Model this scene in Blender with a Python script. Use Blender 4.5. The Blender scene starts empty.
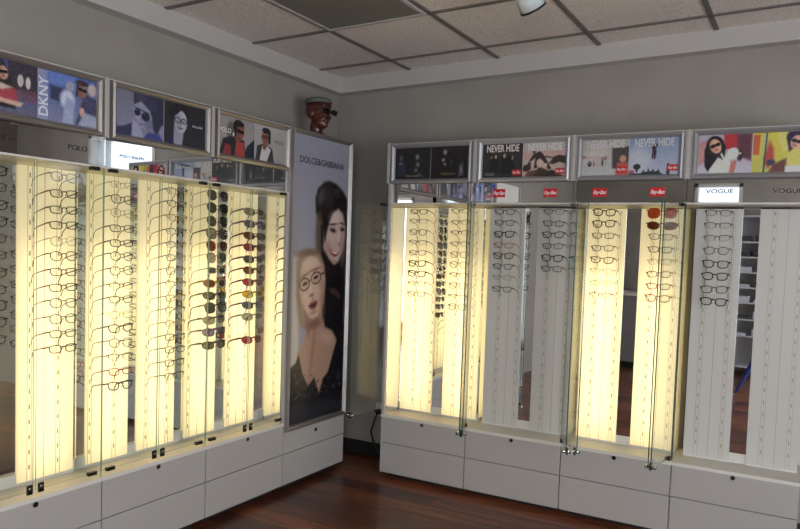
import bpy, bmesh, math, random
import numpy as np
from mathutils import Vector, Matrix
random.seed(7)
rng = np.random.default_rng(5)
SC = bpy.context.scene
COL = SC.collection

# ---------------------------------------------------------------- camera
F = 700.0
yaw, pit, rol = -0.4865, -0.055, 0.0363
fw = Vector((math.sin(yaw)*math.cos(pit), math.cos(yaw)*math.cos(pit), math.sin(pit)))
rt = Vector((math.cos(yaw), -math.sin(yaw), 0))
up = rt.cross(fw)
c_, s_ = math.cos(rol), math.sin(rol)
rt, up = c_*rt+s_*up, -s_*rt+c_*up
cd = bpy.data.cameras.new('camera')
cam = bpy.data.objects.new('camera', cd); COL.objects.link(cam)
cd.sensor_width = 36; cd.lens = F/800*36
cd.shift_x = -39.67/800; cd.shift_y = 25.89/800
cd.clip_start = 0.05
m = Matrix((rt, up, -fw)).transposed().to_4x4()
m.translation = Vector((2.7224, -3.8083, 1.4766))
cam.matrix_world = m
SC.camera = cam

# ---------------------------------------------------------------- world, daylight, exposure
w = bpy.data.worlds.new('world'); SC.world = w; w.use_nodes = True
bg = w.node_tree.nodes['Background']
bg.inputs[0].default_value = (0.93, 0.95, 1.0, 1)
bg.inputs[1].default_value = 13
SC.view_settings.view_transform = 'Standard'
SC.view_settings.look = 'None'
SC.view_settings.gamma = 1
SC.view_settings.use_curve_mapping = False
SC.view_settings.exposure = 0.0
SC.cycles.use_denoising = True
SC.cycles.max_bounces = 10
SC.cycles.transparent_max_bounces = 32
SC.cycles.sample_clamp_indirect = 4.0
SC.cycles.caustics_reflective = False
SC.cycles.caustics_refractive = False

def area(name, loc, rot, sx, sy, power, col=(1, 1, 1), portal=False):
    l = bpy.data.lights.new(name, 'AREA'); l.shape = 'RECTANGLE'; l.size = sx; l.size_y = sy
    l.energy = power; l.color = col
    if portal: l.cycles.is_portal = True
    o = bpy.data.objects.new(name, l); COL.objects.link(o)
    o.location = loc; o.rotation_euler = rot
    return o
R90 = math.pi/2
XW0, XW1, YW0, YW1 = -0.38, 5.4, -6.2, 0.38      # room walls
def ceil_z(x): return 2.685 + 0.022*(x+0.35)
# daylight openings, the last two added for fill: (x0,x1,z0,z1) on the back wall, the wall behind the camera; (y0,y1,z0,z1) on the right wall
WIN_BACK = (2.93, 3.95, 1.95, 2.52)
WIN_FRONT = (1.27, 1.87, 1.95, 2.52)
FILL_FRONT = (3.1, 4.6, 0.2, 2.35)  # unseen opening added behind the camera to light the back row
FILL_RIGHT = (-5.2, -2.2, 0.25, 1.95)  # unseen opening added and kept low to light the left row
area('window_portal', ((WIN_BACK[0]+WIN_BACK[1])/2, YW1+.13, (WIN_BACK[2]+WIN_BACK[3])/2), (-R90, 0, 0), WIN_BACK[1]-WIN_BACK[0], WIN_BACK[3]-WIN_BACK[2], 1, portal=True)
area('window_portal', ((WIN_FRONT[0]+WIN_FRONT[1])/2, YW0-.13, (WIN_FRONT[2]+WIN_FRONT[3])/2), (R90, 0, 0), WIN_FRONT[1]-WIN_FRONT[0], WIN_FRONT[3]-WIN_FRONT[2], 1, portal=True)
area('window_portal', ((FILL_FRONT[0]+FILL_FRONT[1])/2, YW0-.13, (FILL_FRONT[2]+FILL_FRONT[3])/2), (R90, 0, 0), FILL_FRONT[1]-FILL_FRONT[0], FILL_FRONT[3]-FILL_FRONT[2], 1, portal=True)
area('window_portal', (XW1+.13, (FILL_RIGHT[0]+FILL_RIGHT[1])/2, (FILL_RIGHT[2]+FILL_RIGHT[3])/2), (0, R90, 0), FILL_RIGHT[3]-FILL_RIGHT[2], FILL_RIGHT[1]-FILL_RIGHT[0], 1, portal=True)

# ---------------------------------------------------------------- materials
def lin(c):
    c = np.asarray(c, float)/255.0
    return np.where(c <= .04045, c/12.92, ((c+.055)/1.055)**2.4)
def srgb(r, g, b):
    a = lin((r, g, b)); return (float(a[0]), float(a[1]), float(a[2]), 1)
def mat(name, col, rough=.5, metal=0., spec=None, emis=None, es=0.):
    M = bpy.data.materials.new(name); M.use_nodes = True
    b = M.node_tree.nodes['Principled BSDF']
    b.inputs['Base Color'].default_value = col
    b.inputs['Roughness'].default_value = rough
    b.inputs['Metallic'].default_value = metal
    if spec is not None: b.inputs['Specular IOR Level'].default_value = spec
    if emis: b.inputs['Emission Color'].default_value = emis; b.inputs['Emission Strength'].default_value = es
    return M
def noise_mat(name, c1, c2, scale, rough, bump=0., stretch=(1, 1, 1), detail=6):
    M = mat(name, c1, rough); nt = M.node_tree; b = nt.nodes['Principled BSDF']
    tc = nt.nodes.new('ShaderNodeTexCoord'); mp = nt.nodes.new('ShaderNodeMapping'); mp.inputs['Scale'].default_value = stretch
    n = nt.nodes.new('ShaderNodeTexNoise'); n.inputs['Scale'].default_value = scale; n.inputs['Detail'].default_value = detail
    r = nt.nodes.new('ShaderNodeValToRGB'); r.color_ramp.elements[0].color = c1; r.color_ramp.elements[1].color = c2
    r.color_ramp.elements[0].position = .35; r.color_ramp.elements[1].position = .65
    nt.links.new(tc.outputs['Object'], mp.inputs[0]); nt.links.new(mp.outputs[0], n.inputs['Vector'])
    nt.links.new(n.outputs['Fac'], r.inputs[0]); nt.links.new(r.outputs[0], b.inputs['Base Color'])
    if bump:
        bp = nt.nodes.new('ShaderNodeBump'); bp.inputs['Strength'].default_value = bump; bp.inputs['Distance'].default_value = .004
        nt.links.new(n.outputs['Fac'], bp.inputs['Height']); nt.links.new(bp.outputs[0], b.inputs['Normal'])
    return M
def glass_mat(name, tint, ior=1.45, rough=0.):
    M = bpy.data.materials.new(name); M.use_nodes = True; nt = M.node_tree; nt.nodes.clear()
    o = nt.nodes.new('ShaderNodeOutputMaterial'); mx = nt.nodes.new('ShaderNodeMixShader')
    t = nt.nodes.new('ShaderNodeBsdfTransparent'); t.inputs[0].default_value = tint
    g = nt.nodes.new('ShaderNodeBsdfGlossy'); g.inputs['Roughness'].default_value = rough
    lw = nt.nodes.new('ShaderNodeLayerWeight'); lw.inputs[0].default_value = .5
    pw = nt.nodes.new('ShaderNodeMath'); pw.operation = 'POWER'; pw.inputs[1].default_value = 5
    f = nt.nodes.new('ShaderNodeMath'); f.operation = 'MULTIPLY_ADD'; r0 = ((ior-1)/(ior+1))**2
    f.inputs[1].default_value = .9*(1-r0); f.inputs[2].default_value = r0
    nt.links.new(lw.outputs['Facing'], pw.inputs[0]); nt.links.new(pw.outputs[0], f.inputs[0])
    nt.links.new(f.outputs[0], mx.inputs[0]); nt.links.new(t.outputs[0], mx.inputs[1]); nt.links.new(g.outputs[0], mx.inputs[2])
    nt.links.new(mx.outputs[0], o.inputs[0]); return M
M_WALL = noise_mat('wall_paint', srgb(146, 140, 134), srgb(153, 147, 140), 3, .75)
M_CROWN = mat('crown_paint', srgb(184, 180, 177), .55)
M_CEIL = noise_mat('ceiling_tile', srgb(208, 201, 195), srgb(238, 231, 224), 90, .95, .25, detail=4)
M_TBAR = mat('ceiling_grid_paint', srgb(112, 106, 101), .6)
M_WHITE = mat('white_laminate', srgb(173, 169, 166), .32)
M_WHITE2 = mat('white_melamine', srgb(214, 211, 204), .4)
M_DARK = mat('dark_plinth', srgb(28, 26, 25), .7)
M_SEAM = mat('dark_joint', srgb(50, 48, 47), .7)
M_MIRROR = mat('mirror', (.80, .81, .81, 1), .015, 1.)
M_ALU = mat('brushed_aluminium', srgb(186, 186, 190), .45, .6)
M_ALUD = mat('dark_aluminium', srgb(158, 159, 164), .48, .6)
M_BRONZE = mat('satin_bronze_aluminium', srgb(158, 152, 148), .38, .75)
M_CHROME = mat('chrome', srgb(190, 190, 190), .15, 1.)
M_BLACK = mat('black_metal', srgb(24, 24, 24), .3, .3)
M_GLASS = glass_mat('clear_glass', (.98, .992, .985, 1))
M_GEDGE = mat('green_glass_edge', srgb(40, 78, 64), .15)
M_GEDGEL = mat('pale_glass_edge', srgb(150, 170, 140), .15)
M_CGLASS = glass_mat('window_glass', (.95, .97, .97, 1))
M_DIMGLASS = glass_mat('light_dimming_glass', (.36, .38, .40, 1))  # tint added to dim the sky coming through these panes
M_SLOT = mat('slot_shadow_gap', srgb(176, 166, 138), .7)
M_RAIL = mat('pale_slot_strip', srgb(214, 210, 196), .25)
M_RODS = glass_mat('clear_acrylic', (.86, .88, .86, 1), 1.49)

def panel_mat(name, base, es, ecol, tr=.5):
    M = bpy.data.materials.new(name); M.use_nodes = True; nt = M.node_tree; nt.nodes.clear()
    o = nt.nodes.new('ShaderNodeOutputMaterial'); a1 = nt.nodes.new('ShaderNodeMixShader'); a1.inputs[0].default_value = tr
    d = nt.nodes.new('ShaderNodeBsdfDiffuse'); d.inputs[0].default_value = base
    t = nt.nodes.new('ShaderNodeBsdfTranslucent'); t.inputs[0].default_value = (1.0, .86, .54, 1)
    g = nt.nodes.new('ShaderNodeBsdfGlossy'); g.inputs['Roughness'].default_value = .2
    f = nt.nodes.new('ShaderNodeFresnel'); f.inputs[0].default_value = 1.4
    a2 = nt.nodes.new('ShaderNodeMixShader')
    nt.links.new(d.outputs[0], a1.inputs[1]); nt.links.new(t.outputs[0], a1.inputs[2])
    nt.links.new(f.outputs[0], a2.inputs[0]); nt.links.new(a1.outputs[0], a2.inputs[1]); nt.links.new(g.outputs[0], a2.inputs[2])
    last = a2.outputs[0]
    if es:
        e = nt.nodes.new('ShaderNodeEmission'); e.inputs[0].default_value = ecol; e.inputs[1].default_value = es
        ad = nt.nodes.new('ShaderNodeAddShader'); nt.links.new(last, ad.inputs[0]); nt.links.new(e.outputs[0], ad.inputs[1]); last = ad.outputs[0]
    nt.links.new(last, o.inputs[0]); return M
M_LIT = panel_mat('backlit_acrylic', srgb(235, 230, 215), .32, (1.0, .84, .44, 1))
M_UNLIT = panel_mat('unlit_acrylic', srgb(214, 212, 208), 0, None, .12)

# floor boards along x
def floor_mat():
    M = mat('dark_red_floorboards', srgb(60, 30, 22), .28); nt = M.node_tree; b = nt.nodes['Principled BSDF']
    tc = nt.nodes.new('ShaderNodeTexCoord')
    br = nt.nodes.new('ShaderNodeTexBrick'); br.offset = .37
    br.inputs['Color1'].default_value = srgb(132, 78, 54); br.inputs['Color2'].default_value = srgb(58, 34, 26)
    br.inputs['Mortar'].default_value = srgb(20, 11, 9); br.inputs['Scale'].default_value = 1.0
    br.inputs['Mortar Size'].default_value = .0022; br.inputs['Brick Width'].default_value = 1.3; br.inputs['Row Height'].default_value = .14
    br.inputs['Bias'].default_value = -.1
    nt.links.new(tc.outputs['Object'], br.inputs['Vector'])
    mp = nt.nodes.new('ShaderNodeMapping'); mp.inputs['Scale'].default_value = (.9, 9, 1)
    n = nt.nodes.new('ShaderNodeTexNoise'); n.inputs['Scale'].default_value = 3; n.inputs['Detail'].default_value = 8
    nt.links.new(tc.outputs['Object'], mp.inputs[0]); nt.links.new(mp.outputs[0], n.inputs['Vector'])
    mx = nt.nodes.new('ShaderNodeMix'); mx.data_type = 'RGBA'; mx.blend_type = 'MULTIPLY'; mx.inputs[0].default_value = .8
    rp = nt.nodes.new('ShaderNodeValToRGB'); rp.color_ramp.elements[0].color = (.22, .2, .2, 1); rp.color_ramp.elements[1].color = (1.7, 1.6, 1.5, 1)
    rp.color_ramp.elements[0].position = .3; rp.color_ramp.elements[1].position = .72
    nt.links.new(n.outputs['Fac'], rp.inputs[0]); nt.links.new(br.outputs[0], mx.inputs[6]); nt.links.new(rp.outputs[0], mx.inputs[7])
    nt.links.new(mx.outputs[2], b.inputs['Base Color'])
    return M
M_FLOOR = floor_mat()
M_PRINT = bpy.data.materials.new('photo_print'); M_PRINT.use_nodes = True
_a = M_PRINT.node_tree.nodes.new('ShaderNodeAttribute'); _a.attribute_name = 'Col'
_b = M_PRINT.node_tree.nodes['Principled BSDF']; _b.inputs['Roughness'].default_value = .22
M_PRINT.node_tree.links.new(_a.outputs['Color'], _b.inputs['Base Color'])

# ---------------------------------------------------------------- mesh builder
class MB:
    def __init__(s): s.v = []; s.f = []; s.mi = []; s.mats = []; s.sm = []
    def _m(s, m):
        if m not in s.mats: s.mats.append(m)
        return s.mats.index(m)
    def face(s, idx, m, smooth=False): s.f.append(idx); s.mi.append(s._m(m)); s.sm.append(smooth)
    def box(s, x0, x1, y0, y1, z0, z1, m, faces=None):
        """faces: optional dict side -> material, None leaves a side open; sides -x +x -y +y -z +z"""
        b = len(s.v)
        s.v += [(x, y, z) for z in (z0, z1) for y in (y0, y1) for x in (x0, x1)]
        q = {'-z': (0, 2, 3, 1), '+z': (4, 5, 7, 6), '-y': (0, 1, 5, 4), '+y': (2, 6, 7, 3), '-x': (0, 4, 6, 2), '+x': (1, 3, 7, 5)}
        for k, f in q.items():
            mm = m if not faces or k not in faces else faces[k]
            if mm is None: continue
            s.face([b+i for i in f], mm)
        return s
    def tube(s, pts, r, m, n=6, closed=False, rr=None, smooth=True):
        pts = [Vector(p) for p in pts]; N = len(pts); b = len(s.v); up0 = None
        for i, p in enumerate(pts):
            a = pts[(i-1) % N] if (closed or i > 0) else p
            c = pts[(i+1) % N] if (closed or i < N-1) else p
            t = (c-a).normalized()
            if up0 is None:
                up0 = Vector((0, 1, 0)) if abs(t.y) < .9 else Vector((0, 0, 1))
            u = (up0-t*up0.dot(t)).normalized(); w_ = t.cross(u); up0 = u
            ra = rr[i] if rr else r
            rx, ry = ra if isinstance(ra, tuple) else (ra, ra)
            for k in range(n):
                an = 2*math.pi*k/n
                s.v.append(tuple(p+u*math.cos(an)*rx+w_*math.sin(an)*ry))
        for i in range(N if closed else N-1):
            j = (i+1) % N
            for k in range(n):
                l = (k+1) % n
                s.face([b+i*n+k, b+i*n+l, b+j*n+l, b+j*n+k], m, smooth)
        if not closed:
            s.face([b+k for k in range(n)][::-1], m); s.face([b+(N-1)*n+k for k in range(n)], m)
        return s
    def poly(s, pts, m, thick=0, axis=1):
        b = len(s.v); n = len(pts); s.v += [tuple(p) for p in pts]; s.face(list(range(b, b+n)), m)
        if thick:
            off = [0, 0, 0]; off[axis] = thick
            s.v += [tuple(p[i]+off[i] for i in range(3)) for p in pts]
            s.face([b+n+i for i in range(n)][::-1], m)
            for i in range(n):
                j = (i+1) % n; s.face([b+i, b+n+i, b+n+j, b+j], m)
        return s
    def cyl(s, p0, p1, r, m, n=20, r1=None):
        p0, p1 = Vector(p0), Vector(p1)
        return s.tube([p0, p1], r, m, n, rr=[r, r if r1 is None else r1])
    def build(s, name, parent=None, bevel=0, cat=None):
        me = bpy.data.meshes.new(name); me.from_pydata(s.v, [], s.f)
        for m_ in s.mats: me.materials.append(m_)
        me.polygons.foreach_set('material_index', s.mi)
        me.polygons.foreach_set('use_smooth', s.sm)
        me.update()
        o = bpy.data.objects.new(name, me); COL.objects.link(o)
        if parent: o.parent = parent
        if bevel:
            bv = o.modifiers.new('bevel', 'BEVEL'); bv.width = bevel; bv.segments = 2; bv.limit_method = 'ANGLE'
        return o
def tag(o, label=None, cat=None, group=None, kind=None):
    if label: o['label'] = label
    if cat: o['category'] = cat
    if group: o['group'] = group
    if kind: o['kind'] = kind
    return o
def empty(name, loc, rz=0, label=None, cat=None, group=None, parent=None):
    o = bpy.data.objects.new(name, None); COL.objects.link(o); o.empty_display_size = .05
    o.location = loc; o.rotation_euler = (0, 0, rz)
    if parent: o.parent = parent
    return tag(o, label, cat, group)
def text(name, body, size, m, loc, parent, sx=1., shear=0., rot=(R90, 0, 0), align='CENTER', bold=0., rz=0):
    cu = bpy.data.curves.new(name, 'FONT'); cu.body = body; cu.size = size; cu.align_x = align; cu.align_y = 'CENTER'
    cu.extrude = .0004; cu.shear = shear; cu.offset = bold; cu.resolution_u = 3
    t = bpy.data.objects.new(name, cu); COL.objects.link(t)
    dg = bpy.context.evaluated_depsgraph_get(); dg.update()
    me = bpy.data.meshes.new_from_object(t.evaluated_get(dg)); bpy.data.objects.remove(t); bpy.data.curves.remove(cu)
    me.materials.clear(); me.materials.append(m)
    o = bpy.data.objects.new(name, me); COL.objects.link(o); o.parent = parent
    o.location = loc; o.rotation_euler = rot; o.scale = (sx, 1, 1)
    return o

# ---------------------------------------------------------------- printed pictures (soft painted shapes on a vertex grid)
def ell(cx, cy, rx, ry, col, rot=0., soft=.012): return ('E', cx, cy, rx, ry, math.radians(rot), col, soft)
def pol(pts, col, soft=.012): return ('P', pts, col, soft)
def grad(c0, c1): return ('G', c0, c1)
def spk(amp, sc=40): return ('N', amp, sc)
def paint(nx, ny, W, H, layers, blur=1., sat=1.):
    U, V = np.meshgrid(np.linspace(0, W, nx), np.linspace(0, H, ny))
    C = np.zeros((ny, nx, 3))
    for L in layers:
        if L[0] == 'G':
            t = (V/H)[..., None]; C = np.array(L[1], float)*(1-t)+np.array(L[2], float)*t; continue
        if L[0] == 'N':
            g = rng.normal(size=(ny, nx, 1)); g2 = (g+np.roll(g, 1, 0)+np.roll(g, 1, 1)+np.roll(g, -1, 0))/2
            C = C+L[1]*g2; continue
        if L[0] == 'E':
            _, cx, cy, rx, ry, rot, col, soft = L
            dx, dy = U-cx, V-cy; a = dx*math.cos(rot)+dy*math.sin(rot); b = -dx*math.sin(rot)+dy*math.cos(rot)
            d = (np.sqrt((a/rx)**2+(b/ry)**2)-1)*min(rx, ry)
        else:
            _, pts, col, soft = L
            P = np.array(pts, float); n = len(P); ins = np.zeros(U.shape, bool); d = np.full(U.shape, 1e9)
            for i in range(n):
                x0, y0 = P[i]; x1, y1 = P[(i+1) % n]
                ex, ey = x1-x0, y1-y0; t = np.clip(((U-x0)*ex+(V-y0)*ey)/(ex*ex+ey*ey+1e-12), 0, 1)
                d = np.minimum(d, np.hypot(U-x0-t*ex, V-y0-t*ey))
                cond = ((y0 > V) != (y1 > V)) & (U < (x1-x0)*(V-y0)/((y1-y0) if y1 != y0 else 1e-12)+x0)
                ins ^= cond
            d = np.where(ins, -d, d)
        a = np.clip(.5-d/(soft*blur), 0, 1)[..., None]; a = a*a*(3-2*a)
        al = col[3] if len(col) > 3 else 1.
        C = C*(1-a*al)+np.array(col[:3], float)*a*al
    lum = C.mean(-1, keepdims=True)
    return np.clip(lum+(C-lum)*sat, 0, 255)
def print_mesh(name, parent, x0, z0, w_, h_, y, layers, res=300, blur=1., sat=1.):
    """picture on the local x-z plane facing -y; layer coordinates: width = w/h aspect, height = 1"""
    asp = w_/h_; nx = max(8, int(res*w_)+1); ny = max(8, int(res*h_)+1)
    C = paint(nx, ny, asp, 1., layers, blur, sat)
    xs = np.linspace(x0, x0+w_, nx); zs = np.linspace(z0, z0+h_, ny)
    v = [(float(a), y, float(b)) for b in zs for a in xs]
    n0 = len(v)
    f = [(j*nx+i, j*nx+i+1, (j+1)*nx+i+1, (j+1)*nx+i) for j in range(ny-1) for i in range(nx-1)]
    v += [(x0, y+.0015, z0), (x0+w_, y+.0015, z0), (x0+w_, y+.0015, z0+h_), (x0, y+.0015, z0+h_)]
    f += [(n0+3, n0+2, n0+1, n0)]
    me = bpy.data.meshes.new(name); me.from_pydata(v, [], f)
    at = me.color_attributes.new('Col', 'FLOAT_COLOR', 'POINT')
    L = np.ones((len(v), 4), np.float32); L[:n0, :3] = lin(C.reshape(-1, 3)); at.data.foreach_set('color', L.ravel())
    me.materials.append(M_PRINT); me.update()
    o = bpy.data.objects.new(name, me); COL.objects.link(o); o.parent = parent
    return o

# ================================================================ SETTING
def struct(mb, name): return tag(mb.build(name), kind='structure')
b = MB(); b.box(XW0-.1, XW1+.1, YW0-.1, YW1+.1, -.06, 0, M_FLOOR); struct(b, 'floor')
CT = ceil_z
def wall_x(name, y_in, y_out, win, others=()):
    """wall running along x with rectangular openings; pieces share one mesh"""
    b = MB(); ops = sorted([win]+list(others)); x = XW0-.1; top = 2.95
    for (a, c, z0, z1) in ops:
        b.box(x, a, min(y_in, y_out), max(y_in, y_out), 0, top, M_WALL)
        b.box(a, c, min(y_in, y_out), max(y_in, y_out), 0, z0, M_WALL)
        b.box(a, c, min(y_in, y_out), max(y_in, y_out), z1, top, M_WALL); x = c
    b.box(x, XW1+.1, min(y_in, y_out), max(y_in, y_out), 0, top, M_WALL)
    return struct(b, name)
wall_x('wall_back', YW1, YW1+.12, WIN_BACK)
wall_x('wall_front', YW0, YW0-.12, WIN_FRONT, [FILL_FRONT])
b = MB(); b.box(XW0-.1, XW0, YW0, YW1, 0, 2.95, M_WALL); struct(b, 'wall_left')
b = MB(); a0, a1, z0, z1 = FILL_RIGHT
b.box(XW1, XW1+.12, YW0, a0, 0, 2.95, M_WALL); b.box(XW1, XW1+.12, a1, YW1, 0, 2.95, M_WALL)
b.box(XW1, XW1+.12, a0, a1, 0, z0, M_WALL); b.box(XW1, XW1+.12, a0, a1, z1, 2.95, M_WALL); struct(b, 'wall_right')
# windows, the last two added as light openings
def window(n, kind, win, pos, out, mullions, pane=None):
    pane = pane or M_CGLASS
    fr = MB(); t = .045; a, c, z0, z1 = win; p0, p1 = sorted((pos, out)); mid = (p0+p1)/2
    def bx(u0, u1, d0, d1, q0, q1, m_):
        if kind == 'x': fr.box(u0, u1, d0, d1, q0, q1, m_)
        else: fr.box(d0, d1, u0, u1, q0, q1, m_)
    bx(a, c, p0-.01, p1+.01, z0, z0+t, M_WHITE2); bx(a, c, p0-.01, p1+.01, z1-t, z1, M_WHITE2)
    bx(a, a+t, p0-.01, p1+.01, z0, z1, M_WHITE2); bx(c-t, c, p0-.01, p1+.01, z0, z1, M_WHITE2)
    for k in range(mullions):
        u = a+(c-a)*(k+1)/(mullions+1); bx(u-.02, u+.02, mid-.03, mid+.03, z0, z1, M_WHITE2)
    root = struct(fr, 'window_%d' % n)
    g = MB()
    if kind == 'x': g.box(a+.04, c-.04, mid-.004, mid+.004, z0+.04, z1-.04, pane)
    else: g.box(mid-.004, mid+.004, a+.04, c-.04, z0+.04, z1-.04, pane)
    g.build('window_pane', root)
window(1, 'x', WIN_BACK, YW1, YW1+.12, 0, M_DIMGLASS)
window(2, 'x', WIN_FRONT, YW0, YW0-.12, 0, M_DIMGLASS)
window(3, 'x', FILL_FRONT, YW0, YW0-.12, 2)  # window form given to the added front fill opening
window(4, 'y', FILL_RIGHT, XW1, XW1+.12, 3)  # same for the fill opening added in the right wall
# ceiling, slightly sloping, and its grid
def ceil_strip(b, x0, x1, y0, y1, zo0, zo1, m_):
    i = len(b.v)
    for zo in (zo0, zo1):
        for (x, y) in ((x0, y0), (x1, y0), (x1, y1), (x0, y1)): b.v.append((x, y, CT(x)+zo))
    for q in ((0, 3, 2, 1), (4, 5, 6, 7), (0, 1, 5, 4), (1, 2, 6, 5), (2, 3, 7, 6), (3, 0, 4, 7)): b.face([i+k for k in q], m_)
b = MB(); ceil_strip(b, XW0-.05, XW1+.05, YW0-.05, YW1+.05, 0, .05, M_CEIL); struct(b, 'ceiling')
b = MB(); G = .645; gx0, gy0 = .257, .062
k = -1
while gx0+G*k < XW1:
    x = gx0+G*k
    if x > XW0: ceil_strip(b, x-.013, x+.013, YW0, YW1-.02, -.007, .001, M_TBAR)
    k += 1
k = 0
while gy0-G*k > YW0:
    y = gy0-G*k; ceil_strip(b, XW0+.02, XW1, y-.013, y+.013, -.007, .001, M_TBAR); k += 1
struct(b, 'trim_1')
# crown along left and back walls
b = MB(); ceil_strip(b, XW0, XW0+.075, YW0, YW1, -.108, .0, M_CROWN); struct(b, 'trim_2')
b = MB(); ceil_strip(b, XW0+.075, XW1, YW1-.075, YW1, -.108, .0, M_CROWN); struct(b, 'trim_3')
b = MB(); b.box(XW0, 2.9, YW1-.014, YW1, 0, .09, M_DARK); struct(b, 'baseboard_back')
b = MB(); b.box(XW0, XW1, YW0, YW0+.014, 0, .09, M_WHITE2); struct(b, 'baseboard_front')

# ceiling light panel (unlit) in one tile of the grid
t = empty('ceiling_light', (gx0+G/2, gy0-G*1.5, CT(gx0+G/2)-.012), label='unlit square fluorescent ceiling panel with grey diffuser and pale frame', cat='ceiling light')
t.rotation_euler = (0, -math.atan(.022), 0)
b = MB(); h = G/2-.013
for s in (-1, 1):
    b.box(-h, h, s*h-.02*(s > 0), s*h+.02*(s < 0), -.004, .012, M_CROWN); b.box(s*h-.02*(s > 0), s*h+.02*(s < 0), -h+.02, h-.02, -.004, .012, M_CROWN)
b.build('frame', t)
b = MB(); b.box(-h+.02, h-.02, -h+.02, h-.02, .0, .008, noise_mat('grey_diffuser', srgb(112, 112, 104), srgb(124, 124, 115), 120, .4)); b.build('diffuser', t)

# spotlight can hanging from the ceiling
sx_, sy_ = 1.56, -.80
t = empty('spotlight', (sx_, sy_, CT(sx_)), label='white cylindrical ceiling spotlight with a dark rim, at the top edge', cat='spotlight')
b = MB(); b.cyl((0, 0, 0), (0, 0, -.02), .045, M_WHITE2, 24); b.cyl((0, 0, -.02), (0, 0, -.06), .012, M_WHITE2, 12); b.build('mount', t)
b = MB(); d = Vector((.23, .60, -.75)).normalized(); p = Vector((-.03, -.08, -.06))
M_CAN = mat('white_enamel', srgb(205, 214, 216), .25)
b.tube([p, p+d*.01, p+d*.06, p+d*.115], .06, M_CAN, 28, rr=[.04, .055, .058, .06])
b.build('housing', t)
b = MB(); b.tube([p+d*.112, p+d*.121], .0615, M_BLACK, 28); b.build('rim', t)

# ================================================================ DISPLAY CABINETS
ZL = dict(zb=.0426, zs=.2325, zl=.4246, zv=1.785, zf0=1.918, zt=2.172)
ZR = dict(zb=.035, zs=.2295, zl=.4138, zv=1.769, zf0=1.8985, zt=2.15)
W = .605; D = .36; PANEL_Y = .178; MIR_Y = .186
PITCH = .0652; Z0 = 1.742
def pivot_box(parent, name, x, y, ang):
    e = empty(name, (x, y, 0), ang, parent=parent); return e
def door(parent, hx, side, ang, z0, z1, width, closed_y, z):
    """glass door leaf; side +1: leaf extends to +x from its hinge when closed, -1: to -x; ang: opening angle (0 closed)"""
    g = MB()
    th = .006
    a = 0 if side > 0 else 0
    x0, x1 = (0.002, width) if side > 0 else (-width, -.002)
    edge = M_GEDGE if abs(ang) > .1 else M_GEDGEL
    g.box(x0, x1, 0, th, z0, z1, M_GLASS, {'-x': edge, '+x': edge, '-z': edge, '+z': edge})
    o = g.build('glass_door', parent); o.location = (hx, closed_y, 0)
    o.rotation_euler = (0, 0, ang)
    l = MB(); xc = (width-.018)*side
    l.box(xc-.012, xc+.012, -.008, 0, z0-.012, z0+.028, M_BLACK); l.cyl((xc, -.012, z0+.012), (xc, -.001, z0+.012), .0075, M_CHROME, 12)
    if abs(ang) > .1: l.cyl((xc, -.022, z0+.006), (xc, .026, z0+.006), .010, M_CHROME, 14); l.box(xc-.016, xc+.016, -.026, -.018, z0-.004, z0+.016, M_CHROME)
    lo = l.build('lock', o, bevel=.002); tag(lo, 'black lock plate with a chrome keyhole')
    l = MB(); x = .045*side
    l.box(min(x-.02, x+.02), max(x-.02, x+.02), -.006, .012, z0-.008, z0+.008, M_BLACK); l.build('hinge', o)
    l = MB(); l.box(x-.02, x+.02, -.006, .012, z1-.008, z1+.008, M_BLACK); l.build('hinge', o)
    return o
def panel(parent, x0, x1, z, lit, col_x, n_slots=None):
    m_ = M_LIT if lit else M_UNLIT
    p = MB(); z0, z1 = z['zl']+.012, z['zv']-.012
    # tray: a front sheet with thin returns and an open back
    p.box(x0, x1, PANEL_Y, PANEL_Y+.13, z0, z1, m_, {'+y': M_WHITE2})
    p.box(x0-.0, x1, PANEL_Y-.004, PANEL_Y+.13, z['zl'], z0, M_WHITE2)
    o = p.build('light_panel', parent)
    r = MB(); cx = col_x
    for s in (-1, 1):
        xs = cx+s*.064
        if not (x0+.005 < xs < x1-.005): xs = min(max(xs, x0+.018), x1-.018)
        r.box(xs-.010, xs-.0086, PANEL_Y-.0016, PANEL_Y, z0, z1, M_SLOT)
        r.box(xs+.0086, xs+.010, PANEL_Y-.0016, PANEL_Y, z0, z1, M_SLOT)
        k = 0; zz = Z0-.008
        while zz > z0+.04:
            r.box(xs-.0028, xs+.0028, PANEL_Y-.0015, PANEL_Y, zz-.010, zz+.010, M_SLOT); zz -= PITCH
    r.box(cx-.001, cx+.001, PANEL_Y-.0014, PANEL_Y, z0, z1, M_SLOT)
    tag(r.build('slot_rail', o), 'pale strips with short slots')
    return o
def base_unit(root, z, w_, depth=D, kz=None):
    b = MB(); b.box(.002, w_-.002, .019, depth, z['zb'], z['zl']-.018, M_WHITE2); b.build('carcass', root)
    b = MB(); b.box(.03, w_-.03, .06, depth-.01, 0, z['zb'], M_DARK); b.build('plinth', root)
    d1 = MB(); d1.box(.003, w_-.003, 0, .018, z['zb'], z['zs']-.002, M_WHITE); d1.build('drawer_front', root, bevel=.0015)
    d2 = MB(); d2.box(.003, w_-.003, 0, .018, z['zs']+.002, z['zl']-.012, M_WHITE); o = d2.build('drawer_front', root, bevel=.0015)
    k = MB(); kz = kz or z['zl']-.030; k.cyl((w_/2, -.004, kz), (w_/2, .001, kz), .0115, M_CHROME, 16); k.box(w_/2-.0015, w_/2+.0015, -.0046, -.004, kz-.005, kz+.005, M_BLACK)
    k.cyl((w_/2, -.0042, kz), (w_/2, -.0045, kz), .0085, M_BLACK, 14)
    tag(k.build('drawer_lock', o), 'round metal drawer lock')
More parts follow.
